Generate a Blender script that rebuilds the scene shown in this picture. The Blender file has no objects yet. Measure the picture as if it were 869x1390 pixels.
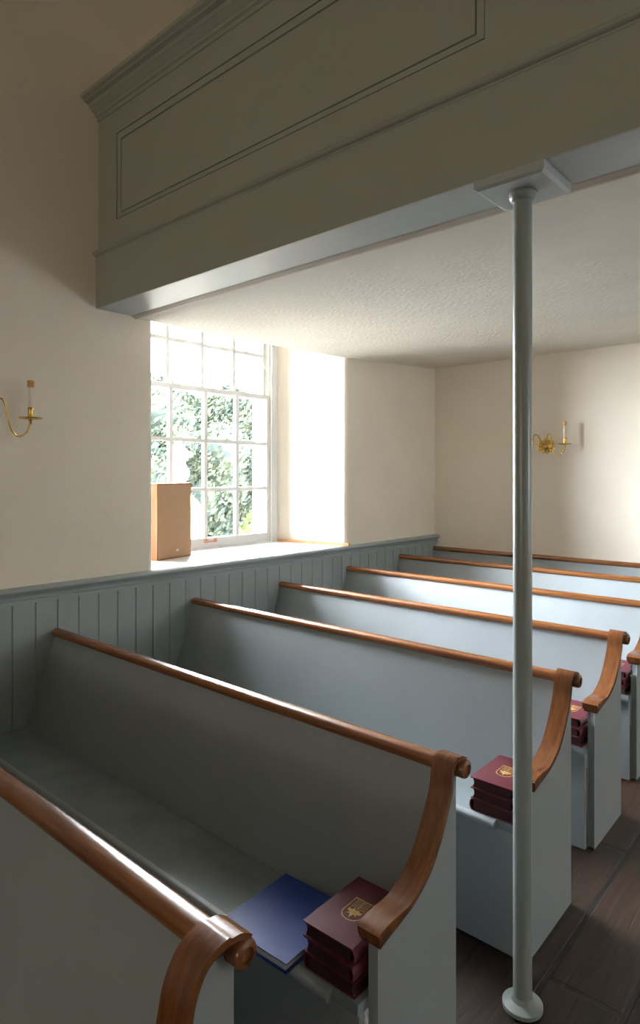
import bpy, bmesh, math, random
from mathutils import Vector, Matrix
random.seed(7)
E = 1.69                      # camera eye height; heights named "r" below are relative to the eye
WX = -3.2                     # room face of the left wall
BY = 5.22                     # back wall
C = bpy.context.scene.collection
PI = math.pi
def fl(y): return max(0.0, 0.0345*y) if y < 5.3 else 0.0345*5.3   # gently rising floor

# ------------------------------------------------------------------ materials
def mat(name, col, rough=.5, metal=0.0, noise=0.0, nscale=6.0, bump=0.0, bscale=60.0, spec=.5, coat=0.0, col2=None, detail=4):
    m = bpy.data.materials.new(name); m.use_nodes = True
    nt = m.node_tree; b = nt.nodes['Principled BSDF']
    b.inputs['Roughness'].default_value = rough; b.inputs['Metallic'].default_value = metal
    b.inputs['Specular IOR Level'].default_value = spec
    b.inputs['Coat Weight'].default_value = coat; b.inputs['Coat Roughness'].default_value = .15
    tc = nt.nodes.new('ShaderNodeTexCoord')
    n = nt.nodes.new('ShaderNodeTexNoise'); n.inputs['Scale'].default_value = nscale; n.inputs['Detail'].default_value = detail
    nt.links.new(tc.outputs['Object'], n.inputs['Vector'])
    r = nt.nodes.new('ShaderNodeValToRGB'); nt.links.new(n.outputs['Fac'], r.inputs['Fac'])
    c2 = col2 or tuple(max(0, c*(1-noise)) for c in col)
    r.color_ramp.elements[0].position = .3; r.color_ramp.elements[1].position = .7
    r.color_ramp.elements[0].color = (*c2, 1); r.color_ramp.elements[1].color = (*col, 1)
    nt.links.new(r.outputs['Color'], b.inputs['Base Color'])
    if bump:
        n2 = nt.nodes.new('ShaderNodeTexNoise'); n2.inputs['Scale'].default_value = bscale; n2.inputs['Detail'].default_value = 3
        nt.links.new(tc.outputs['Object'], n2.inputs['Vector'])
        bp = nt.nodes.new('ShaderNodeBump'); bp.inputs['Strength'].default_value = bump; bp.inputs['Distance'].default_value = .01
        nt.links.new(n2.outputs['Fac'], bp.inputs['Height']); nt.links.new(bp.outputs['Normal'], b.inputs['Normal'])
    return m

def wood_mat(name, dark, light, rough, along='X', coat=0.3):
    m = bpy.data.materials.new(name); m.use_nodes = True
    nt = m.node_tree; b = nt.nodes['Principled BSDF']
    b.inputs['Roughness'].default_value = rough; b.inputs['Coat Weight'].default_value = coat; b.inputs['Coat Roughness'].default_value = .18
    tc = nt.nodes.new('ShaderNodeTexCoord'); mp = nt.nodes.new('ShaderNodeMapping')
    s = {'X': (1.6, 30, 30), 'Y': (30, 1.6, 30), 'Z': (30, 30, 1.6), 'YZ': (40, 5, 5)}[along]
    mp.inputs['Scale'].default_value = s
    n = nt.nodes.new('ShaderNodeTexNoise'); n.inputs['Scale'].default_value = 1.6; n.inputs['Detail'].default_value = 6; n.inputs['Distortion'].default_value = .6
    r = nt.nodes.new('ShaderNodeValToRGB')
    r.color_ramp.elements[0].position = .32; r.color_ramp.elements[1].position = .68
    r.color_ramp.elements[0].color = (*dark, 1); r.color_ramp.elements[1].color = (*light, 1)
    nt.links.new(tc.outputs['Object'], mp.inputs['Vector']); nt.links.new(mp.outputs['Vector'], n.inputs['Vector'])
    nt.links.new(n.outputs['Fac'], r.inputs['Fac']); nt.links.new(r.outputs['Color'], b.inputs['Base Color'])
    bp = nt.nodes.new('ShaderNodeBump'); bp.inputs['Strength'].default_value = .08; bp.inputs['Distance'].default_value = .004
    nt.links.new(n.outputs['Fac'], bp.inputs['Height']); nt.links.new(bp.outputs['Normal'], b.inputs['Normal'])
    return m

def floor_mat():
    m = bpy.data.materials.new('old floorboards'); m.use_nodes = True
    nt = m.node_tree; b = nt.nodes['Principled BSDF']; N = nt.nodes.new; L = nt.links.new
    tc = N('ShaderNodeTexCoord'); mp = N('ShaderNodeMapping'); mp.inputs['Rotation'].default_value = (0, 0, PI/2); mp.inputs['Location'].default_value = (.35, .13, 0)
    L(tc.outputs['Object'], mp.inputs['Vector'])
    br = N('ShaderNodeTexBrick'); br.inputs['Scale'].default_value = 1; br.inputs['Brick Width'].default_value = 1.7
    br.inputs['Row Height'].default_value = .235; br.inputs['Mortar Size'].default_value = .011; br.inputs['Mortar Smooth'].default_value = .3
    br.inputs['Color1'].default_value = (.045, .021, .010, 1); br.inputs['Color2'].default_value = (.023, .011, .006, 1); br.inputs['Mortar'].default_value = (.008, .005, .004, 1)
    L(mp.outputs['Vector'], br.inputs['Vector'])
    m2 = N('ShaderNodeMapping'); m2.inputs['Scale'].default_value = (22, 1.6, 1); L(tc.outputs['Object'], m2.inputs['Vector'])
    n = N('ShaderNodeTexNoise'); n.inputs['Scale'].default_value = 2.2; n.inputs['Detail'].default_value = 8; n.inputs['Distortion'].default_value = .8
    L(m2.outputs['Vector'], n.inputs['Vector'])
    r = N('ShaderNodeValToRGB'); r.color_ramp.elements[0].color = (.35, .35, .35, 1); r.color_ramp.elements[1].color = (1.6, 1.5, 1.4, 1)
    r.color_ramp.elements[0].position = .3; r.color_ramp.elements[1].position = .75
    L(n.outputs['Fac'], r.inputs['Fac'])
    mx = N('ShaderNodeMix'); mx.data_type = 'RGBA'; mx.blend_type = 'MULTIPLY'; mx.inputs['Factor'].default_value = 1
    L(br.outputs['Color'], mx.inputs['A']); L(r.outputs['Color'], mx.inputs['B']); L(mx.outputs['Result'], b.inputs['Base Color'])
    b.inputs['Roughness'].default_value = .48
    bp = N('ShaderNodeBump'); bp.inputs['Strength'].default_value = .5; bp.inputs['Distance'].default_value = .01
    sub = N('ShaderNodeMath'); sub.operation = 'SUBTRACT'; L(n.outputs['Fac'], sub.inputs[0]); L(br.outputs['Fac'], sub.inputs[1])
    L(sub.outputs[0], bp.inputs['Height']); L(bp.outputs['Normal'], b.inputs['Normal'])
    return m

def glass_mat():
    m = bpy.data.materials.new('window glass'); m.use_nodes = True
    nt = m.node_tree; nt.nodes.remove(nt.nodes['Principled BSDF']); out = nt.nodes['Material Output']
    t = nt.nodes.new('ShaderNodeBsdfTransparent'); g = nt.nodes.new('ShaderNodeBsdfGlossy'); g.inputs['Roughness'].default_value = .02
    f = nt.nodes.new('ShaderNodeFresnel'); f.inputs['IOR'].default_value = 1.35
    mx = nt.nodes.new('ShaderNodeMixShader')
    nt.links.new(f.outputs['Fac'], mx.inputs[0]); nt.links.new(t.outputs[0], mx.inputs[1]); nt.links.new(g.outputs[0], mx.inputs[2])
    nt.links.new(mx.outputs[0], out.inputs['Surface'])
    return m

def leaf_mat(name, c1, c2):
    m = bpy.data.materials.new(name); m.use_nodes = True
    nt = m.node_tree; b = nt.nodes['Principled BSDF']; b.inputs['Roughness'].default_value = .8; b.inputs['Specular IOR Level'].default_value = .04
    tc = nt.nodes.new('ShaderNodeTexCoord'); n = nt.nodes.new('ShaderNodeTexNoise'); n.inputs['Scale'].default_value = 2.3
    r = nt.nodes.new('ShaderNodeValToRGB'); r.color_ramp.elements[0].position = .38; r.color_ramp.elements[1].position = .62
    r.color_ramp.elements[0].color = (*c1, 1); r.color_ramp.elements[1].color = (*c2, 1)
    nt.links.new(tc.outputs['Object'], n.inputs['Vector']); nt.links.new(n.outputs['Fac'], r.inputs['Fac']); nt.links.new(r.outputs['Color'], b.inputs['Base Color'])
    return m

def crest_mat():
    return mat('gold foil', (.78, .52, .16), .4, .25, .35, 60)

M = dict(
    plaster=mat('cream plaster', (.86, .80, .70), .9, noise=.05, nscale=2.5, bump=.14, bscale=22, spec=.2),
    ceil=mat('rough ceiling plaster', (.82, .79, .72), .92, noise=.05, nscale=3, bump=.4, bscale=48, spec=.2),
    paint=mat('blue grey pew paint', (.315, .355, .375), .33, noise=.07, nscale=3.5, bump=.12, bscale=9, spec=.5),
    seatpaint=mat('worn seat paint', (.26, .31, .33), .27, noise=.16, nscale=9, bump=.12, bscale=12, spec=.55),
    trim=mat('blue grey trim paint', (.32, .37, .38), .42, noise=.06, nscale=4, bump=.06, bscale=20),
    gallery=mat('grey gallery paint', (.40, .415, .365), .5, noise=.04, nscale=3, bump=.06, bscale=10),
    soffit=mat('soffit paint', (.46, .51, .53), .38, noise=.05, nscale=3, bump=.06, bscale=10),
    bead=mat('cream bead paint', (.66, .60, .53), .55, noise=.06),
    post=mat('post paint', (.26, .30, .29), .3, noise=.06, nscale=5, spec=.6),
    white=mat('white window paint', (.80, .82, .83), .45, noise=.03),
    wood=wood_mat('honey brown rail wood', (.155, .052, .015), (.28, .105, .030), .27, 'X'),
    arm=wood_mat('honey brown arm wood', (.115, .038, .012), (.225, .080, .023), .27, 'YZ'),
    stripwood=wood_mat('pale strip wood', (.42, .20, .08), (.60, .33, .16), .5, 'X', 0),
    board=floor_mat(),
    glass=glass_mat(),
    maroon=mat('maroon book cloth', (.135, .018, .032), .5, noise=.2, nscale=40, bump=.25, bscale=500, spec=.4),
    pages=mat('dark red page edges', (.060, .010, .014), .7, noise=.4, nscale=200),
    gold=crest_mat(),
    blue=mat('blue binder vinyl', (.014, .055, .33), .34, noise=.15, nscale=30, bump=.1, bscale=300),
    bluep=mat('binder paper', (.72, .72, .72), .8, noise=.08),
    brass=mat('polished brass', (.74, .50, .15), .22, 1.0, noise=.25, nscale=30),
    candle=mat('ivory candle sleeve', (.82, .76, .64), .5, noise=.05),
    amber=mat('amber candle cup', (.75, .42, .18), .3, .3, noise=.2, nscale=90),
    copper=mat('copper sash lift', (.65, .34, .22), .35, .8, noise=.1),
    cabinet=wood_mat('speaker walnut', (.20, .075, .025), (.34, .14, .05), .4, 'Z', .1),
    grille=mat('tan grille cloth', (.40, .25, .15), .85, noise=.16, nscale=350, bump=.5, bscale=700, spec=.15, detail=2),
    badge=mat('silver badge', (.6, .6, .58), .35, .9, noise=.1),
    stone=mat('white stone', (.80, .76, .68), .8, noise=.15, nscale=6, bump=.2, bscale=30),
    brick=mat('outer stucco', (.74, .72, .68), .9, noise=.08),
    grass=mat('lawn', (.16, .26, .06), .9, noise=.4, nscale=6, bump=.6, bscale=40),
    gravel=mat('pale gravel', (.50, .47, .41), .95, noise=.25, nscale=30, bump=.4, bscale=60),
    bark=mat('tree bark', (.14, .10, .07), .9, noise=.4, nscale=12, bump=.5, bscale=30),
    leaf1=leaf_mat('dark leaves', (.016, .023, .020), (.034, .042, .028)),
    leaf2=leaf_mat('light leaves', (.012, .022, .008), (.032, .040, .012)),
)

# ------------------------------------------------------------------ helpers
def obj(name, bm, m, parent=None, loc=None, smooth=None, bevel=None, seg=2):
    me = bpy.data.meshes.new(name)
    if bevel:
        es = [e for e in bm.edges if len(e.link_faces) == 2 and e.calc_face_angle(0) > math.radians(35)]
        bmesh.ops.bevel(bm, geom=es, offset=bevel, segments=seg, affect='EDGES', profile=.5, clamp_overlap=True)
    bmesh.ops.recalc_face_normals(bm, faces=bm.faces)
    bm.to_mesh(me); bm.free()
    me.materials.append(M[m] if isinstance(m, str) else m)
    o = bpy.data.objects.new(name, me); C.objects.link(o)
    if smooth:
        for p in me.polygons: p.use_smooth = True
        try: me.set_sharp_from_angle(angle=math.radians(smooth))
        except Exception: pass
    if parent: o.parent = parent
    if loc: o.location = loc
    return o
def thing(name, label, cat, loc=(0, 0, 0), rz=0, group=None):
    o = bpy.data.objects.new(name, None); C.objects.link(o); o.location = loc; o.rotation_euler = (0, 0, rz); o.empty_display_size = .1
    o['label'] = label; o['category'] = cat
    if group: o['group'] = group
    return o
def tag(o, label, cat, group=None, kind=None):
    o['label'] = label; o['category'] = cat
    if group: o['group'] = group
    if kind: o['kind'] = kind
    return o
def struct(o): o['kind'] = 'structure'; return o
def box(bm, x0, x1, y0, y1, z0, z1):
    v = [bm.verts.new((x, y, z)) for x in (x0, x1) for y in (y0, y1) for z in (z0, z1)]
    for f in ((0, 1, 3, 2), (4, 6, 7, 5), (0, 4, 5, 1), (2, 3, 7, 6), (0, 2, 6, 4), (1, 5, 7, 3)): bm.faces.new([v[i] for i in f])
def bx(*a): bm = bmesh.new(); box(bm, *a); return bm
def prism(bm, pts, axis, a, b):
    """polygon pts extruded along axis from a to b. axis X: pts=(y,z); Y: (x,z); Z: (x,y)"""
    def P(p, t): return {'X': (t, p[0], p[1]), 'Y': (p[0], t, p[1]), 'Z': (p[0], p[1], t)}[axis]
    A = [bm.verts.new(P(p, a)) for p in pts]; B = [bm.verts.new(P(p, b)) for p in pts]
    n = len(pts)
    for i in range(n): bm.faces.new((A[i], A[(i+1) % n], B[(i+1) % n], B[i]))
    bm.faces.new(A); bm.faces.new(B[::-1])
def pr(pts, axis, a, b): bm = bmesh.new(); prism(bm, pts, axis, a, b); return bm
def lathe(bm, prof, c=(0, 0, 0), seg=24, axis='Z'):
    rings = []
    for r, z in prof:
        ring = []
        for k in range(seg):
            a = 2*PI*k/seg; p = (r*math.cos(a), r*math.sin(a), z)
            if axis == 'Y': p = (p[0], z, p[1])
            if axis == 'X': p = (z, p[0], p[1])
            ring.append(bm.verts.new((p[0]+c[0], p[1]+c[1], p[2]+c[2])))
        rings.append(ring)
    for A, B in zip(rings, rings[1:]):
        for k in range(seg): bm.faces.new((A[k], A[(k+1) % seg], B[(k+1) % seg], B[k]))
    bm.faces.new(rings[0][::-1]); bm.faces.new(rings[-1])
def catmull(P, n=8):
    P = [Vector(p) for p in P]; out = []
    for i in range(len(P)-1):
        p0 = P[max(i-1, 0)]; p1 = P[i]; p2 = P[i+1]; p3 = P[min(i+2, len(P)-1)]
        for k in range(n):
            t = k/n; out.append(.5*((2*p1)+(-p0+p2)*t+(2*p0-5*p1+4*p2-p3)*t*t+(-p0+3*p1-3*p2+p3)*t**3))
    out.append(P[-1]); return out
def tube(bm, path, r, seg=10):
    path = [Vector(p) for p in path]; up = Vector((0, 1, 0.01)); rings = []
    for i, p in enumerate(path):
        d = (path[min(i+1, len(path)-1)]-path[max(i-1, 0)]).normalized()
        s = d.cross(up)
        if s.length < .05: s = d.cross(Vector((1, 0, 0)))
        s.normalize(); t = s.cross(d); rr = r(i/(len(path)-1)) if callable(r) else r
        rings.append([bm.verts.new(p+s*rr*math.cos(2*PI*k/seg)+t*rr*math.sin(2*PI*k/seg)) for k in range(seg)])
    for A, B in zip(rings, rings[1:]):
        for k in range(seg): bm.faces.new((A[k], A[(k+1) % seg], B[(k+1) % seg], B[k]))
    bm.faces.new(rings[0][::-1]); bm.faces.new(rings[-1])

# ------------------------------------------------------------------ room shell
X0, X1, Y0 = -4.04, 5.2, -5.0
HZ = E + 3.6                                   # ceiling of the hall
# floor: level in front, rising gently under the pews
bm = bmesh.new(); prism(bm, [(Y0-.3, -.25), (Y0-.3, 0), (0, 0), (BY+.3, fl(BY+.08)+.0345*.0), (BY+.3, -.25)], 'X', X0, X1)
struct(obj('floor', bm, 'board'))
# left wall (thick, with splayed openings), as solid plan polygons
SILL = E-.545
def rc(cx, cy, s, r=.04):     # rounded room-side corner, s=+1 when the wall continues to +Y
    return [(cx-r*(1-math.sin(a)), cy+s*r*(1-math.cos(a))) for a in [i*PI/12 for i in range(7)]]
def jambL(y):   # wall lies at lower Y, opening begins at room-side y (returns points from room face to outside)
    return rc(WX, y, -1)[::-1] + [(-3.84, y-.145), (-3.84, y-.07), (X0, y-.07)]
def jambR(y):   # wall lies at higher Y, opening ends at room-side y (outside to room)
    return [(X0, y-.215), (-3.84, y-.215), (-3.84, y-.14)] + rc(WX, y, 1)
WIN = [(2.155, 3.91)]
WTOP = E+1.42
wl = bmesh.new()
prism(wl, [(X0, Y0-.3), (WX, Y0-.3)] + jambL(WIN[0][0]), 'Z', -.2, HZ+.2)
prism(wl, jambR(WIN[0][1]) + [(WX, BY+.3), (X0, BY+.3)], 'Z', -.2, HZ+.2)
for a, b in WIN:
    q = jambL(a) + jambR(b)
    prism(wl, q, 'Z', -.2, SILL-.03); prism(wl, q, 'Z', WTOP, HZ+.2)
struct(obj('wall_left', wl, 'plaster', smooth=30))
# back wall
struct(obj('wall_back', bx(X0, X1, BY, BY+.3, -.2, HZ+.2), 'plaster'))
# right wall with one added, unseen window sized for fill light; front wall
wr = bmesh.new(); FILL_WIN = [(3.65, 4.12)]
ys = [Y0-.3] + [v for w in FILL_WIN for v in w] + [BY+.3]
for i in range(0, len(ys), 2): box(wr, X1-.25, X1, ys[i], ys[i+1], -.2, HZ+.2)
for a, b in FILL_WIN: box(wr, X1-.25, X1, a, b, -.2, 1.3); box(wr, X1-.25, X1, a, b, 2.15, HZ+.2)
struct(obj('wall_right', wr, 'plaster'))
struct(obj('wall_front', bx(X0, X1, Y0-.3, Y0, -.2, HZ+.2), 'plaster'))
struct(obj('ceiling_hall', bx(X0, X1, Y0-.3, BY+.3, HZ, HZ+.2), 'plaster'))
# plaster ceiling under the gallery: rises gently to the back
cp = [(2.048, .893), (2.6, .892), (3.2, .903), (3.85, .922), (4.5, .957), (BY, 1.003)]
bm = bmesh.new(); prism(bm, [(y, E+z) for y, z in cp] + [(BY, E+1.12), (2.048, E+1.12)], 'X', WX, X1-.25)
struct(obj('ceiling', bm, 'ceil', smooth=30))

# wainscot boards: vertical v-grooved boards as one relief
bm = bmesh.new(); step = .1135; y = -5.0+.0113; pts = []
wy0 = 1.456-step*57
k = 0
while wy0+k*step < BY:
    a = wy0+k*step; b = min(a+step, BY)
    pts += [(WX+.012, max(a, Y0)), (WX+.018, max(a+.004, Y0)), (WX+.018, b-.004)]
    k += 1
pts = [p for i, p in enumerate(pts) if i == 0 or p[1] > pts[i-1][1]+1e-5]
pts += [(WX+.012, BY), (WX-.02, BY), (WX-.02, pts[0][1])]
prism(bm, pts, 'Z', 0.0, SILL-.05)
struct(obj('trim_wainscot', bm, 'trim'))
# chair rail / sill nosing
bm = bmesh.new()
prism(bm, [(WX-.02, SILL-.03), (WX-.02, SILL), (WX+.045, SILL), (WX+.054, SILL-.006), (WX+.058, SILL-.015), (WX+.054, SILL-.025), (WX+.045, SILL-.031),
           (WX+.036, SILL-.037), (WX+.031, SILL-.046), (WX+.031, SILL-.056), (WX+.043, SILL-.062), (WX+.043, SILL-.079), (WX+.018, SILL-.082), (WX-.02, SILL-.080)], 'Y', Y0, BY)
struct(obj('trim_chair_rail', bm, 'trim', smooth=35))
for n_, (a, b) in enumerate(WIN):
    bm = bmesh.new(); box(bm, -3.86, WX+.0, a-.16, b+.02, SILL-.03, SILL+.001); struct(obj('trim_sill_%d' % (n_+1), bm, 'white'))

# ------------------------------------------------------------------ windows
def window(idx, ya, ncol=5, handle=True):
    """ya = room-side opening start; sash window in the plane x=-3.84"""
    yl, yr = ya-.145, ya-.145+1.765-.145+.145        # inner opening edges
    yr = ya+1.755-.14
    z0, z1 = SILL, WTOP
    root = bpy.data.objects.new('window_%d' % idx, None); C.objects.link(root); root['kind'] = 'structure'; root.location = (-3.84, (yl+yr)/2, z0)
    ox, oy, oz = root.location
    def part(name, bm, m, **k):
        bmesh.ops.translate(bm, verts=bm.verts, vec=(-ox, -oy, -oz)); return obj(name, bm, m, root if 'parent' not in k else k.pop('parent'), **k)
    fr = bmesh.new()
    fw = .055
    for a, b in ((yl, yl+fw), (yr-fw, yr)):
        box(fr, -3.93, -3.82, a, b, z0, z1)
        s = 1 if a == yl else -1
        e = yl+fw if s > 0 else yr-fw
        box(fr, -3.832, -3.815, min(e, e+s*.016), max(e, e+s*.016), z0, z1)
    box(fr, -3.93, -3.82, yl+fw, yr-fw, z1-fw, z1)
    box(fr, -3.93, -3.83, yl+fw, yr-fw, z0, z0+.012)
    part('window_frame', fr, 'white', bevel=.003)
    def sash(name, xp, za, zb, bot, top, nrow, st=.045):
        a, b = yl+fw, yr-fw; bm = bmesh.new(); t = .035
        box(bm, xp-t, xp, a, a+st, za, zb); box(bm, xp-t, xp, b-st, b, za, zb)
        box(bm, xp-t, xp, a+st, b-st, za, za+bot); box(bm, xp-t, xp, a+st, b-st, zb-top, zb)
        o = part(name, bm, 'white', bevel=.003)
        gb = bmesh.new(); w = .0155
        iy0, iy1, iz0, iz1 = a+st, b-st, za+bot, zb-top
        for i in range(1, ncol): yy = iy0+(iy1-iy0)*i/ncol; box(gb, xp-t+.003, xp-.004, yy-w, yy+w, iz0, iz1)
        for j in range(1, nrow): zz = iz0+(iz1-iz0)*j/nrow; box(gb, xp-t+.005, xp-.006, iy0, iy1, zz-.014, zz+.014)
        g = part('glazing_bars', gb, 'white'); g.parent = o
        pb = bx(xp-t/2-.002, xp-t/2+.001, iy0, iy1, iz0, iz1); g = part('glass', pb, 'glass'); g.parent = o
        return o
    lo = sash('lower_sash', -3.845, z0+.012, E+.665, .068, .038, 3)
    up = sash('upper_sash', -3.885, E+.625, z1-fw, .038, .05, 2)
    if handle:
        for yy in ((ya+.93),):
            h = bmesh.new(); tube(h, catmull([(-3.845, yy-.045, E-.487), (-3.818, yy-.04, E-.489), (-3.815, yy, E-.489), (-3.818, yy+.04, E-.489), (-3.845, yy+.045, E-.487)], 5), .006, 8)
            for s in (-1, 1): box(h, -3.845, -3.838, yy+s*.045-.012, yy+s*.045+.012, E-.501, E-.473)
            o = part('sash_lift', h, 'copper', smooth=40); o.parent = lo
window(1, WIN[0][0])
for i, (a, b) in enumerate(FILL_WIN):  # frame and bars of the unseen window added for fill light
    bm = bmesh.new(); xx = X1-.15; z0, z1 = 1.3, 2.15
    for p, q in ((a, a+.07), (b-.07, b), ((a+b)/2-.015, (a+b)/2+.015)): box(bm, xx-.03, xx+.03, p, q, z0, z1)
    for p, q in ((z0, z0+.07), (z1-.07, z1), ((z0+z1)/2-.02, (z0+z1)/2+.02)): box(bm, xx-.029, xx+.029, a, b, p, q)
    struct(obj('window_%d' % (i+2), bm, 'white'))

# ------------------------------------------------------------------ gallery
g = thing('gallery', 'grey painted gallery front with long raised panel and cornice, jutting out overhead', 'gallery', (WX, 1.79, E+.903))
def gp(name, bm, m, **k):
    bmesh.ops.translate(bm, verts=bm.verts, vec=(-WX, -1.79, -(E+.903))); return obj(name, bm, m, g, **k)
GX = X1-.25
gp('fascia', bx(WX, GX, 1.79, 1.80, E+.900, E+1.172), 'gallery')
bead = [(1.83, E+1.172), (1.788, E+1.172), (1.786, E+1.178)] + [(1.786-.017*math.sin(a), E+1.190-.012*math.cos(a)) for a in [i*PI/6 for i in range(1, 6)]] + [(1.790, E+1.203), (1.797, E+1.208), (1.806, E+1.212), (1.83, E+1.212)]
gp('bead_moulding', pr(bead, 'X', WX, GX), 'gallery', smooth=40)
# upper face with panels
face = bmesh.new(); ZT = E+1.93
box(face, WX, GX, 1.83, 1.86, E+1.2, ZT)     # back board
pan = [(-3.02, -.93), (-.57, 1.5), (1.9, 3.9)]
zo0, zo1 = E+1.335, E+1.785
box(face, WX, GX, 1.806, 1.83, E+1.2, zo0); box(face, WX, GX, 1.806, 1.83, zo1, ZT)
xs = [WX] + [v for p in pan for v in p] + [GX]
for i in range(0, len(xs), 2): box(face, xs[i], xs[i+1], 1.806, 1.83, zo0, zo1)
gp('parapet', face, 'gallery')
for a, b in pan:
    p = bmesh.new(); d = .047
    # bevelled border rising to a flat field
    def ring(e, y): return [p.verts.new(v) for v in ((a+e, y, zo0+e*.55 if e > .01 else zo0+e), (b-e*.62, y, zo0+e*.55 if e > .01 else zo0+e), (b-e*.62, y, zo1-e), (a+e, y, zo1-e))]
    r0 = ring(.005, 1.83); r1 = ring(.005, 1.808); r2 = ring(d-.005, 1.804); r3 = ring(d-.003, 1.814); r4 = ring(d+.003, 1.814); r5 = ring(d+.005, 1.803)
    for A, B in ((r0, r1), (r1, r2), (r2, r3), (r3, r4), (r4, r5)):
        for k in range(4): p.faces.new((A[k], A[(k+1) % 4], B[(k+1) % 4], B[k]))
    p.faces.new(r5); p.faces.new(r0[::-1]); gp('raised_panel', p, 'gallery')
cor = [(1.83, E+1.905), (1.800, E+1.905), (1.796, E+1.922), (1.786, E+1.926), (1.784, E+1.938), (1.770, E+1.946), (1.762, E+1.957), (1.752, E+1.962), (1.744, E+1.975),
       (1.722, E+1.980), (1.722, E+1.988), (1.704, E+1.994), (1.700, E+2.004), (1.704, E+2.014), (1.722, E+2.020), (1.95, E+2.020), (1.95, E+1.93), (1.83, E+1.93)]
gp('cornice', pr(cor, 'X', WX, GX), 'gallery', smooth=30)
sof = bmesh.new(); box(sof, WX, GX, 1.80, 2.005, E+.900, E+.93); gp('soffit_board', sof, 'soffit')
tr = [(2.005, E+.91), (2.005, E+.899), (2.012, E+.894), (2.020, E+.894), (2.026, E+.889), (2.036, E+.887), (2.046, E+.890), (2.048, E+.894), (2.048, E+.91)]
gp('soffit_bead', pr(tr, 'X', WX, GX), 'bead', smooth=40)

# ------------------------------------------------------------------ support post
px, py = -.8475, 1.89
pz = fl(py)
t = thing('support_post', 'slender grey round iron post holding up the gallery', 'post', (px, py, pz))
bm = bmesh.new(); lathe(bm, [(.0282, 0), (.0282, E+.855-pz)], seg=32); obj('shaft', bm, 'post', t, smooth=40)
bm = bmesh.new(); lathe(bm, [(.029, E+.838-pz), (.036, E+.843-pz), (.040, E+.852-pz), (.040, E+.866-pz), (.034, E+.870-pz)], seg=32); obj('collar', bm, 'post', t, smooth=40)
bm = bmesh.new()
def sq(h, z): return [bm.verts.new((x, y, z)) for x, y in ((-h[0], -h[1]), (h[0], -h[1]), (h[0], h[1]), (-h[0], h[1]))]
q0, q1, q2 = sq((.100, .094), E+.868-pz), sq((.110, .103), E+.875-pz), sq((.110, .103), E+.8995-pz)
bm.faces.new(q0[::-1]); bm.faces.new(q2)
for A, B in ((q0, q1), (q1, q2)):
    for k in range(4): bm.faces.new((A[k], A[(k+1) % 4], B[(k+1) % 4], B[k]))
obj('cap_plate', bm, 'soffit', t, bevel=.002)
bm = bmesh.new(); lathe(bm, [(.06, 0), (.06, .012), (.034, .022), (.029, .035)], seg=32); obj('base_flange', bm, 'post', t, smooth=40)

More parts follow.
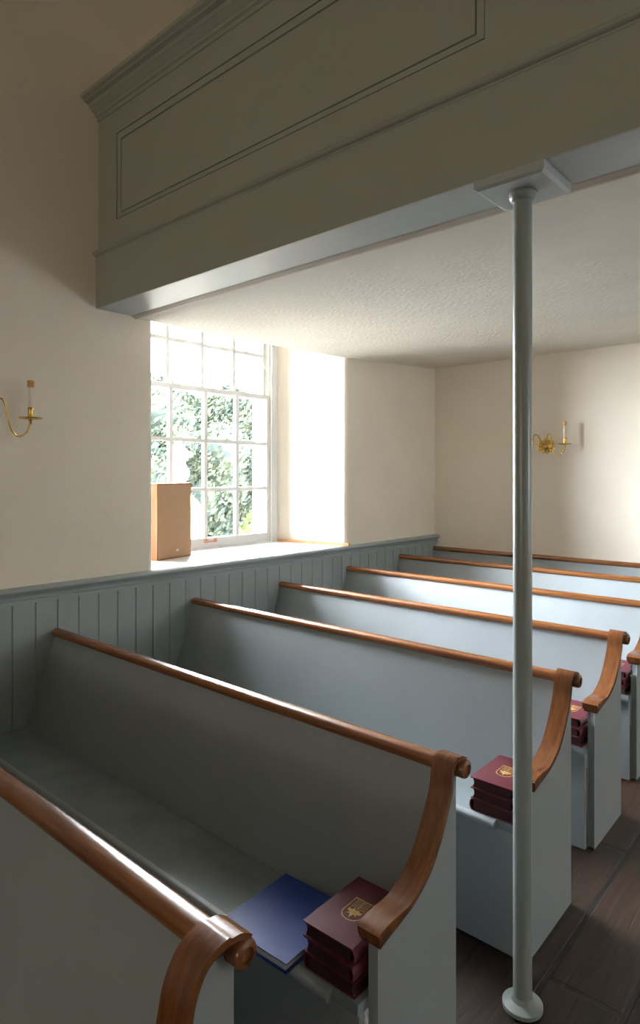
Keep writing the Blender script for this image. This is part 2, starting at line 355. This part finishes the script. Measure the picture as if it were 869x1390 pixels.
# ------------------------------------------------------------------ pews
PEWS = [  # T = y of the back rail, rail height, seat height (rel. eye), x of the aisle end, arm depth/height, label
    (.736, -.806, -1.262, -.870, .34, .325, 'nearest pew, cut off at the lower left, thick brown rail in the foreground'),
    (1.565, -.776, -1.230, -.900, .345, .325, 'blue grey pew with the blue binder lying on its seat'),
    (2.431, -.743, -1.172, -.905, .345, .315, 'blue grey pew right behind the round post, its arm partly hidden by it'),
    (3.180, -.736, -1.160, -.950, .35, .275, 'pew just right of the post with fully visible curved arm and end panel'),
    (3.914, -.704, -1.130, -.985, .35, .27, 'pew fourth from the front of the picture, arm tip and books at the right edge'),
    (4.627, -.676, -1.105, -1.00, .35, .27, 'pew second from the back wall, only its backrest and rail showing'),
    (5.178, -.652, -1.085, -1.02, .35, .27, 'rearmost pew standing against the back wall'),
]
def make_pew(T, zt, zs, xe, ad, ah, label, idx):
    f = fl(T-.35); O = Vector((xe, T, f))
    root = thing('pew', label, 'pew', O, 0, 'painted pews facing the aisle rows')
    def P(name, bm, m, **k):
        bmesh.ops.translate(bm, verts=bm.verts, vec=-O); return obj(name, bm, m, root, **k)
    Zt, Zs = E+zt, E+zs
    xl = WX+.02; xi = xe-.028
    sl = .145
    lean = sl/(Zt-Zs)
    zb = Zs-.06
    P('backrest', pr([(T-.008, Zt-.022), (T+.014, Zt-.022), (T+.014-sl-lean*.06, zb), (T-.008-sl-lean*.06, zb)], 'X', xl, xi), 'paint')
    # wooden cap rail, round nosed to the front, thin flat lip at the back
    pts = []
    cy, cz, ry, rz = T-.004, Zt-.017, .026, .019
    if idx == 0: ry, rz, cy = .029, .021, T-.008
    for i in range(20):
        a = 2*PI*i/20; s, c = math.sin(a), math.cos(a)
        pts.append((cy+ry*math.copysign(abs(c)**.8, c), cz+rz*math.copysign(abs(s)**.8, s)))
    P('top_rail', pr(pts, 'X', xl+.005, xe-.045), 'wood', smooth=40)
    # seat board, bull nose, riser
    P('seat', pr([(T-sl-.012, Zs), (T-.388, Zs), (T-.388, Zs-.028), (T-sl-.018, Zs-.028)], 'X', xl, xi), 'seatpaint')
    ns = [(T-.388, Zs+.001)] + [(T-.400-.014*math.sin(a), Zs-.0135+.0145*math.cos(a)) for a in [j*PI/8 for j in range(9)]] + [(T-.388, Zs-.029)]
    P('seat_nosing', pr(ns, 'X', xl, xi-.075), 'paint', smooth=40)
    P('seat_front', pr([(T-.382, f+.002), (T-.382, Zs-.028), (T-.362, Zs-.028), (T-.362, f+.002)], 'X', xl, xi), 'paint')
    # armrest centre line (y, z), from the roll on the rail down to the tip
    k, h = ad/.343, ah/.315
    cl = catmull([(.030, -.008, 0), (.006, .004, 0), (-.020, .002, 0), (-.036*k, -.018*h, 0), (-.047*k, -.068*h, 0), (-.074*k, -.120*h, 0), (-.114*k, -.182*h, 0), (-.164*k, -.232*h, 0), (-.243*k, -.270*h, 0), (-.322*k, -.288*h, 0), (-.366*k, -.298*h, 0)], 6)
    if idx == 0:      # the foremost arm rolls further forward before it drops
        cl = catmull([(.030, -.008, 0), (.006, .006, 0), (-.030, .006, 0), (-.066, -.008, 0), (-.092, -.050, 0), (-.108, -.115, 0), (-.138, -.182, 0), (-.180, -.232*h, 0), (-.250, -.270*h, 0), (-.322*k, -.288*h, 0), (-.366*k, -.298*h, 0)], 6)
    cl = [Vector((T+p.x, Zt+p.y)) for p in cl]
    xc = xe-.008
    def off(i, d):
        t = (cl[min(i+1, len(cl)-1)]-cl[max(i-1, 0)]).normalized(); n = Vector((t.y, -t.x))   # n points down/back
        return cl[i]+n*d
    bm = bmesh.new(); rings = []
    n = len(cl)
    for i in range(n):
        u = i/(n-1)
        hw = .032 if idx else .035
        tk = .013 if u > .15 else .008
        if u > .80:
            q_ = (u-.80)/.20; tk = .013+.020*math.sin(min(1, q_*1.25)*PI/2) - .004*max(0, q_-.8)/.2
        a = off(i, -.010 + (.006 if u > .985 else 0)); b = off(i, tk)
        m1 = (a+b)/2
        c = .006
        prof = [(-hw, b), (-hw, a.lerp(b, .35)), (-hw+c, a), (hw-c, a), (hw, a.lerp(b, .35)), (hw, b)]
        rings.append([bm.verts.new((xc+x, p.x, p.y)) for x, p in prof])
    for A, B in zip(rings, rings[1:]):
        for q in range(6): bm.faces.new((A[q], A[(q+1) % 6], B[(q+1) % 6], B[q]))
    bm.faces.new(rings[0][::-1]); bm.faces.new(rings[-1])
    bmesh.ops.recalc_face_normals(bm, faces=bm.faces)
    am = P('armrest', bm, 'arm', smooth=40)
    sc = bmesh.new(); lathe(sc, [(.016, -.036), (.023, -.032), (.0255, -.027), (.0255, .036), (.023, .041), (.014, .044), (.013, .038), (.001, .038)], c=(xc, T+.016, Zt-.025), seg=24, axis='X')
    bmesh.ops.translate(sc, verts=sc.verts, vec=-O)
    s = obj('scroll', sc, 'arm', am, smooth=40)
    # end panel follows the underside of the arm
    under = [off(i, .007) for i in range(10, n-3)]
    poly = [(T+.012, f+.001), (T+.012, Zt-.03)] + [(min(p.x, T+.010), p.y) for p in under if p.y < Zt-.03 and p.x > T-.345] + [(T-.345, under[-1].y), (T-.345, f+.001)]
    P('end_panel', pr(poly, 'X', xi, xe), 'paint', bevel=.0025)
    return root
for i, a in enumerate(PEWS): make_pew(*a, i)

# ------------------------------------------------------------------ hymn books
BW, BD, BT = .160, .232, .038
def make_book(label, group):
    """closed hardback lying flat, spine towards -x, head towards +y; origin at the base centre"""
    root = thing('hymn_book', label, 'book', (0, 0, 0), 0, group)
    c = bmesh.new(); ct = .0032
    rb = []
    for i in range(9):
        a = PI/2+PI*i/8; rb.append((-BW/2+.007+.010*math.cos(a), BT/2+(BT/2)*math.sin(a)))
    ri = [(x+.003, BT/2+(z-BT/2)*(BT/2-ct)/(BT/2)) for x, z in rb[::-1]]
    outer = [(BW/2, BT)] + rb + [(BW/2, 0), (BW/2, ct)] + ri + [(BW/2, BT-ct)]
    prism(c, outer, 'Y', -BD/2, BD/2)
    obj('cover', c, 'maroon', root, smooth=35)
    p = bmesh.new(); fe = [(BW/2-.006-.005*math.sin(PI*i/6), ct+(BT-2*ct)*i/6) for i in range(7)]
    prism(p, [(-BW/2+.012, ct)] + fe + [(-BW/2+.012, BT-ct)], 'Y', -BD/2+.004, BD/2-.004)
    obj('pages', p, 'pages', root, smooth=35)
    # gold stamped crest: rounded shield, checkered field above a spread-winged bird
    g_ = bmesh.new(); z0, z1 = BT-.0002, BT+.0006
    w, top, bot = .030, .042, -.016
    def outline(s): 
        a = [(-w*s, top*s), (w*s, top*s)] + [(w*s*math.cos(t), bot*s-w*s*.9*math.sin(t)) for t in [i*PI/14 for i in range(15)]]
        return a
    o1, o2 = outline(1), outline(.93)
    A = [[g_.verts.new((x, y, z)) for x, y in o] for o in (o1, o2) for z in (z0, z1)]
    m_ = len(o1)
    for k in range(m_):
        q = (k+1) % m_
        g_.faces.new((A[1][k], A[1][q], A[3][q], A[3][k])); g_.faces.new((A[0][k], A[0][q], A[1][q], A[1][k])); g_.faces.new((A[2][k], A[2][q], A[3][q], A[3][k])); g_.faces.new((A[0][k], A[0][q], A[2][q], A[2][k]))
    box(g_, -.0006, .0006, .002, top*.93, z0, z1)
    rnd = random.Random(5)
    for ix in range(-4, 4):      # scrollwork field of small curled strokes
        for iy in range(6):
            x = (ix+.5)*.0056; y = .006+iy*.0056; a = rnd.uniform(0, PI); L = .0022
            dx, dy = math.cos(a)*L, math.sin(a)*L; nx, ny = -math.sin(a)*.0006, math.cos(a)*.0006
            prism(g_, [(x-dx-nx, y-dy-ny), (x+dx-nx, y+dy-ny), (x+dx*.5+nx*3, y+dy*.5+ny*3), (x-dx+nx, y-dy+ny)], 'Z', z0, z1)
    bird = [(-.021, .000), (-.012, -.004), (-.006, .004), (.000, -.003), (.007, .003), (.013, -.003), (.022, -.001), (.019, -.013), (.010, -.014), (.014, -.023), (.004, -.018), (.000, -.034), (-.006, -.019), (-.015, -.022), (-.009, -.013), (-.020, -.012)]
    prism(g_, bird, 'Z', z0, z1)
    cr = obj('gold_crest', g_, 'gold', root); cr['label'] = 'gold stamped shield with bird'
    return root
def dup(o, parent=None):
    c = o.copy(); C.objects.link(c)
    if parent: c.parent = parent
    for ch in list(o.children): dup(ch, c)
    return c
stacks = [(1, 'lying beside the blue binder', [0, .004, -.003]), (2, 'half hidden by the round post', [-.004, .003, 0]),
          (3, 'on the pew just right of the post', [.003, 0, -.004]), (4, 'at the right edge of the picture', [.002, -.003, 0])]
names = ['bottom', 'middle', 'top']
proto = None; GRP = 'maroon hymn books stacked on the pew seats'
for pi_, where, jit in stacks:
    T, zt, zs, xe = PEWS[pi_][:4]
    for k in range(3):
        lab = {1: '%s maroon hymn book of the stack beside the blue binder', 2: '%s maroon hymn book of the stack half hidden by the round post',
               3: '%s maroon hymn book of the stack on the pew just right of the post', 4: '%s maroon hymn book of the stack at the right edge of the picture'}[pi_] % names[k]
        if proto is None: b = proto = make_book(lab, GRP)
        else: b = dup(proto); b['label'] = lab
        # bottom book has its spine to the left, the two above are turned the other way up
        flip = (k > 0)
        b.location = (xe-.028-.096+jit[k], T-.268+jit[(k+1) % 3]*.6, E+zs+.0005+k*(BT+.0012))
        b.rotation_euler = (0, 0, (PI if flip else 0)+[.015, -.03, .02][k])
        if flip:       # crest stays the right way round for a reader at -y
            for ch in b.children:
                if ch.name.startswith('gold_crest'): ch.rotation_euler = (0, 0, PI)

# blue binder on the second pew
T, zt, zs, xe = PEWS[1][:4]
t = thing('ring_binder', 'flat blue binder lying on the pew seat beside hymn books', 'binder', (-1.245, 1.262, E+zs+.0005), math.radians(2.5))
w, d, th = .245, .27, .026
bm = bmesh.new(); 
prism(bm, [(w/2, th), (w/2, th-.003), (-w/2+.004, th-.003), (-w/2+.003, .003), (w/2, .003), (w/2, 0), (-w/2, 0), (-w/2-.003, th/2), (-w/2, th)], 'Y', -d/2, d/2)
obj('cover', bm, 'blue', t)
obj('paper', bx(-w/2+.008, w/2-.008, -d/2+.006, d/2-.006, .0035, th-.0035), 'bluep', t)['label'] = 'white paper sheets'

# ------------------------------------------------------------------ things on the sill
a = math.atan2(.225, .974)
t = thing('loudspeaker', 'wood cased loudspeaker with tan grille cloth standing on the window sill', 'speaker', (-3.547, 2.545, SILL+.002), 0)
t.rotation_euler = (0, 0, PI/2+a)      # local x runs along +Y of the room, local -y faces the room
W_, H_, D_ = .330, .495, .10
obj('cabinet', bx(-W_/2, W_/2, .012, D_, 0, H_), 'cabinet', t, bevel=.003)
fr = bmesh.new(); e = .010
for q in ((-W_/2, -W_/2+e, 0, H_), (W_/2-e, W_/2, 0, H_), (-W_/2+e, W_/2-e, 0, e), (-W_/2+e, W_/2-e, H_-e, H_)): box(fr, q[0], q[1], -.004, .012, q[2], q[3])
obj('front_frame', fr, 'cabinet', t)
obj('grille', bx(-W_/2+e, W_/2-e, -.009, .012, e, H_-e), 'grille', t, bevel=.004)
obj('badge', bx(-.012+.02, .032, -.012, -.008, .047, .058), 'badge', t, bevel=.001)['label'] = 'small silver badge'

s = obj('wooden_strip', bx(0, .012, 0, 1, 0, .022), 'stripwood')
bm = bmesh.new(); prism(bm, [(-3.80, 3.768), (WX+.045, 3.905), (WX+.045, 3.885), (-3.80, 3.750)], 'Z', SILL+.0012, SILL+.022)
bmesh.ops.recalc_face_normals(bm, faces=bm.faces); bmesh.ops.translate(bm, verts=bm.verts, vec=(3.5, -3.83, -SILL-.001)); bm.to_mesh(s.data); bm.free(); s.location = (-3.5, 3.83, SILL+.001)
tag(s, 'thin wooden strip lying on the sill along the right window reveal', 'strip')

# ------------------------------------------------------------------ brass sconces
def arm_path(s): return [(s*.012, -.018, -.004), (s*.022, -.045, .030), (s*.040, -.075, .078), (s*.062, -.088, .085), (s*.078, -.092, .045), (s*.086, -.096, -.015), (s*.102, -.10, -.062), (s*.134, -.10, -.088), (s*.168, -.10, -.070), (s*.186, -.10, -.030), (s*.19, -.10, -.008)]
def make_sconce(label):
    """local -y points into the room, x along the wall, z=0 at drip-pan height"""
    r = thing('wall_sconce', label, 'wall sconce', (0, 0, 0), 0, 'two-armed brass candle sconces')
    b = bmesh.new(); lathe(b, [(.030, 0), (.044, -.004), (.040, -.010), (.024, -.014), (.022, -.020), (.014, -.028), (.004, -.031)], c=(0, 0, -.010), seg=24, axis='Y')
    for k in range(9):
        an = 2*PI*k/9; lathe(b, [(.003, 0), (.013, -.003), (.010, -.012), (.002, -.015)], c=(.044*math.cos(an), -.001, -.010+.040*math.sin(an)), seg=10, axis='Y')
    bmesh.ops.scale(b, verts=b.verts, vec=(1.15, 1, 1.15)); bp = obj('backplate', b, 'brass', r, smooth=50)
    cu = bmesh.new()
    for s in (-1, 1):
        for (cx, cz, R, a0, turns, dr) in ((.060, .012, .028, PI*.9, 1.5, .4), (.022, .052, .017, -PI*.6, 1.35, .45), (.062, -.030, .014, PI*.6, 1.2, .4)):
            path = []
            for i in range(22):
                q = i/21; an = a0-q*turns*2*PI*.75; rr = R*(1-q*(1-dr)); path.append((s*(cx+rr*math.cos(an)), -.008, cz+rr*math.sin(an)))
            tube(cu, path, .0042, 6)
    obj('scrollwork', cu, 'brass', r, smooth=60)
    for s in (-1, 1):
        am = bmesh.new(); tube(am, catmull(arm_path(s), 6), .0045, 8); ar = obj('arm', am, 'brass', r, smooth=60)
        p = bmesh.new(); lathe(p, [(.004, -.030), (.007, -.018), (.010, -.006), (.050, -.001), (.055, .005), (.054, .006), (.048, .001), (.012, .000)], c=(s*.19, -.10, 0), seg=28); obj('drip_pan', p, 'brass', ar, smooth=50)
        p = bmesh.new(); lathe(p, [(.010, 0), (.014, .004), (.0125, .012), (.0135, .05), (.015, .054), (.012, .054)], c=(s*.19, -.10, 0), seg=20); obj('candle_cup', p, 'brass', ar, smooth=50)
        p = bmesh.new(); lathe(p, [(.0105, .045), (.0105, .155)], c=(s*.19, -.10, 0), seg=18); obj('candle', p, 'candle', ar, smooth=50)
        p = bmesh.new(); lathe(p, [(.012, .150), (.0165, .153), (.0165, .180), (.012, .184), (.006, .185)], c=(s*.19, -.10, 0), seg=18); obj('candle_top', p, 'amber', ar, smooth=50)
    return r
s1 = make_sconce('brass candle sconce on the back wall, right of the post'); s1.location = (-2.135, BY, E+.252)
s2 = dup(s1); s2['label'] = 'brass candle sconce on the left wall, cut by the picture edge'; s2.location = (WX, 1.205, E+.275); s2.rotation_euler = (0, 0, PI/2)

# ------------------------------------------------------------------ outside
GZ = -.9
struct(obj('ground', bx(-40, X0-.02, -25, 40, GZ-.2, GZ), 'gravel'))
bm = bmesh.new()
mx, my = -9.0, 6.55
t = thing('garden_monument', 'white stone pedestal with an urn on top, outside the window', 'monument', (mx, my, GZ))
bm = bmesh.new(); H1 = E-.63-GZ
box(bm, -.40, .40, -.40, .40, 0, .22); box(bm, -.29, .29, -.29, .29, .22, H1-.1); box(bm, -.335, .335, -.335, .335, H1-.1, H1)
obj('pedestal', bm, 'stone', t, bevel=.02)
bm = bmesh.new(); lathe(bm, [(.40, H1), (.38, H1+.07), (.31, H1+.20), (.21, H1+.31), (.13, H1+.39), (.08, H1+.46)], seg=28); obj('cap', bm, 'stone', t, smooth=50)
u = H1+.46
bm = bmesh.new(); lathe(bm, [(.08, u-.05), (.07, u+.04), (.12, u+.08), (.175, u+.18), (.17, u+.26), (.12, u+.34), (.10, u+.43), (.13, u+.49), (.22, u+.52), (.225, u+.56), (.12, u+.61), (.09, u+.67), (.04, u+.76), (.01, u+.78)], seg=28); obj('urn', bm, 'stone', t, smooth=50)

def tree(name, label, x, y, h, R, n, lm, seed, low=.15):
    rr = random.Random(seed)
    t = thing(name, label, 'tree' if name == 'tree' else 'shrub', (x, y, GZ), 0)
    tb = bmesh.new(); tube(tb, [(0, 0, -.05), (.05, .03, h*.3), (-.04, .05, h*.6), (0, 0, h*.85)], lambda q: .16*(1-q*.8)*R/2, 8); obj('trunk', tb, 'bark', t, smooth=50)
    vs, fs = [], []
    blobs = []
    for i in range(14):
        a = rr.uniform(0, 2*PI); q = rr.uniform(0, .6)*R; blobs.append((q*math.cos(a), q*math.sin(a), h*rr.uniform(low+.1, .88), R*rr.uniform(.35, .6)))
    for i in range(n):
        bx_, by_, bz_, br_ = rr.choice(blobs); d = Vector((rr.gauss(0, 1), rr.gauss(0, 1), rr.gauss(0, 1))).normalized()*br_*rr.uniform(.65, 1.05)
        p = Vector((bx_, by_, max(.1, bz_+d.z))) + Vector((d.x, d.y, 0))
        s = rr.uniform(.05, .11); q = Vector((rr.gauss(0, 1), rr.gauss(0, 1), rr.gauss(0, .7))).normalized(); w_ = q.orthogonal().normalized(); v_ = q.cross(w_)
        k = len(vs); vs += [p-w_*s, p-v_*s*.5+q*s*.1, p+w_*s, p+v_*s*.5-q*s*.1]; fs.append((k, k+1, k+2, k+3))
    for (a_, b_, c_, r_) in blobs:      # dense inner leaves of each bough
        k = len(vs); n1, n2 = 8, 5
        for j in range(n2):
            th = PI*(j+.5)/n2
            for i in range(n1):
                q = r_*.72*rr.uniform(.8, 1.1); vs.append(Vector((a_+q*math.sin(th)*math.cos(2*PI*i/n1), b_+q*math.sin(th)*math.sin(2*PI*i/n1), max(.05, c_+q*math.cos(th)))))
        for j in range(n2-1):
            for i in range(n1): fs.append((k+j*n1+i, k+j*n1+(i+1) % n1, k+(j+1)*n1+(i+1) % n1, k+(j+1)*n1+i))
    me = bpy.data.meshes.new('foliage'); me.from_pydata([tuple(v) for v in vs], [], fs); me.materials.append(M[lm])
    o = bpy.data.objects.new('foliage', me); C.objects.link(o); o.parent = t
tree('tree', 'dark leafy tree outside, seen through the left panes of the window', -13.5, 8.9, 4.9, 1.35, 9000, 'leaf1', 1, .05)
tree('tree', 'dark leafy tree outside, seen through the middle panes', -13.8, 11.4, 4.7, 1.35, 9000, 'leaf1', 2, .05)
tree('tree', 'dark leafy tree outside, seen through the rightmost panes', -13.3, 13.9, 5.0, 1.35, 8000, 'leaf1', 3, .05)
tree('shrub', 'low bright green shrub right of the white monument', -8.9, 8.3, 1.9, .7, 2500, 'leaf2', 4, .0)
tree('shrub', 'low bright green shrub behind the rightmost lower panes', -9.4, 10.3, 2.0, .8, 2500, 'leaf2', 5, .0)
# tall clipped hedge behind the trees
rr = random.Random(11); vs, fs = [], []
for i in range(22000):
    p = Vector((rr.uniform(-.6, .75), rr.uniform(-5, 5), rr.uniform(.05, 5.4)))
    if rr.random() < .7: p.x = .6+rr.uniform(-.05, .18)
    p.z += .25*math.sin(p.y*2.1)*(p.z/5)
    s_ = rr.uniform(.07, .14); q = Vector((rr.gauss(0, 1), rr.gauss(0, 1), rr.gauss(0, 1))).normalized(); w_ = q.orthogonal().normalized(); v_ = q.cross(w_)
    k = len(vs); vs += [p-w_*s_, p-v_*s_*.5, p+w_*s_, p+v_*s_*.5]; fs.append((k, k+1, k+2, k+3))
t = thing('hedge', 'tall dark hedge closing off the garden behind the trees', 'hedge', (-17.2, 13.5, GZ))
me = bpy.data.meshes.new('foliage'); me.from_pydata([tuple(v) for v in vs], [], fs); me.materials.append(M['leaf1']); o = bpy.data.objects.new('foliage', me); C.objects.link(o); o.parent = t
obj('branches', bx(-.45, .5, -4.9, 4.9, 0, 5.1), 'leaf1', t)

# ------------------------------------------------------------------ light
w = bpy.data.worlds.new('World'); bpy.context.scene.world = w; w.use_nodes = True
bg = w.node_tree.nodes['Background']; bg.inputs['Color'].default_value = (.90, .95, 1.0, 1); bg.inputs['Strength'].default_value = 112.0
def sun(d, s, col, ang=.6):
    L = bpy.data.lights.new('sun', 'SUN'); L.energy = s; L.color = col; L.angle = math.radians(ang)
    o = bpy.data.objects.new('sun', L); C.objects.link(o); o.rotation_euler = Vector(d).to_track_quat('-Z', 'Y').to_euler(); o.location = (-6, 6, 6)
sun((1, -1.72, -.70), 300, (1, .93, .82))
def portal(loc, sx, sy, d):
    L = bpy.data.lights.new('window_portal', 'AREA'); L.shape = 'RECTANGLE'; L.size = sx; L.size_y = sy; L.cycles.is_portal = True
    o = bpy.data.objects.new('window_portal', L); C.objects.link(o); o.location = loc; o.rotation_euler = Vector(d).to_track_quat('-Z', 'Z').to_euler()
zc = (SILL+WTOP)/2
for a, b in WIN: portal((-4.0, (a+b)/2-.14, zc), 1.66, WTOP-SILL, (1, 0, 0))
for a, b in FILL_WIN: portal((X1+.02, (a+b)/2, 1.725), b-a, .85, (-1, 0, 0))

def add_fill(loc, e, col, r):  # added warm fill behind the camera, not a lamp of the hall
    L = bpy.data.lights.new('fill_light', 'POINT'); L.energy = e; L.color = col; L.shadow_soft_size = r
    o = bpy.data.objects.new('fill_light', L); C.objects.link(o); o.location = loc
add_fill((-.3, -4.3, E+.0), 66, (1, .92, .79), .3)

# ------------------------------------------------------------------ camera
cam = bpy.data.cameras.new('camera'); co = bpy.data.objects.new('camera', cam); C.objects.link(co)
co.location = (0, 0, E); co.rotation_euler = (PI/2, 0, math.radians(41.6))
cam.sensor_fit = 'HORIZONTAL'; cam.sensor_width = 36; cam.lens = 36*875/869; cam.shift_y = -49/869; cam.clip_start = .02
S = bpy.context.scene; S.camera = co
S.view_settings.view_transform = 'Standard'; S.view_settings.look = 'None'; S.view_settings.gamma = 1; S.view_settings.use_curve_mapping = False
S.view_settings.exposure = 0
S.cycles.max_bounces = 12; S.cycles.diffuse_bounces = 8; S.cycles.use_denoising = True
S.cycles.sample_clamp_indirect = 8; S.cycles.transparent_max_bounces = 16
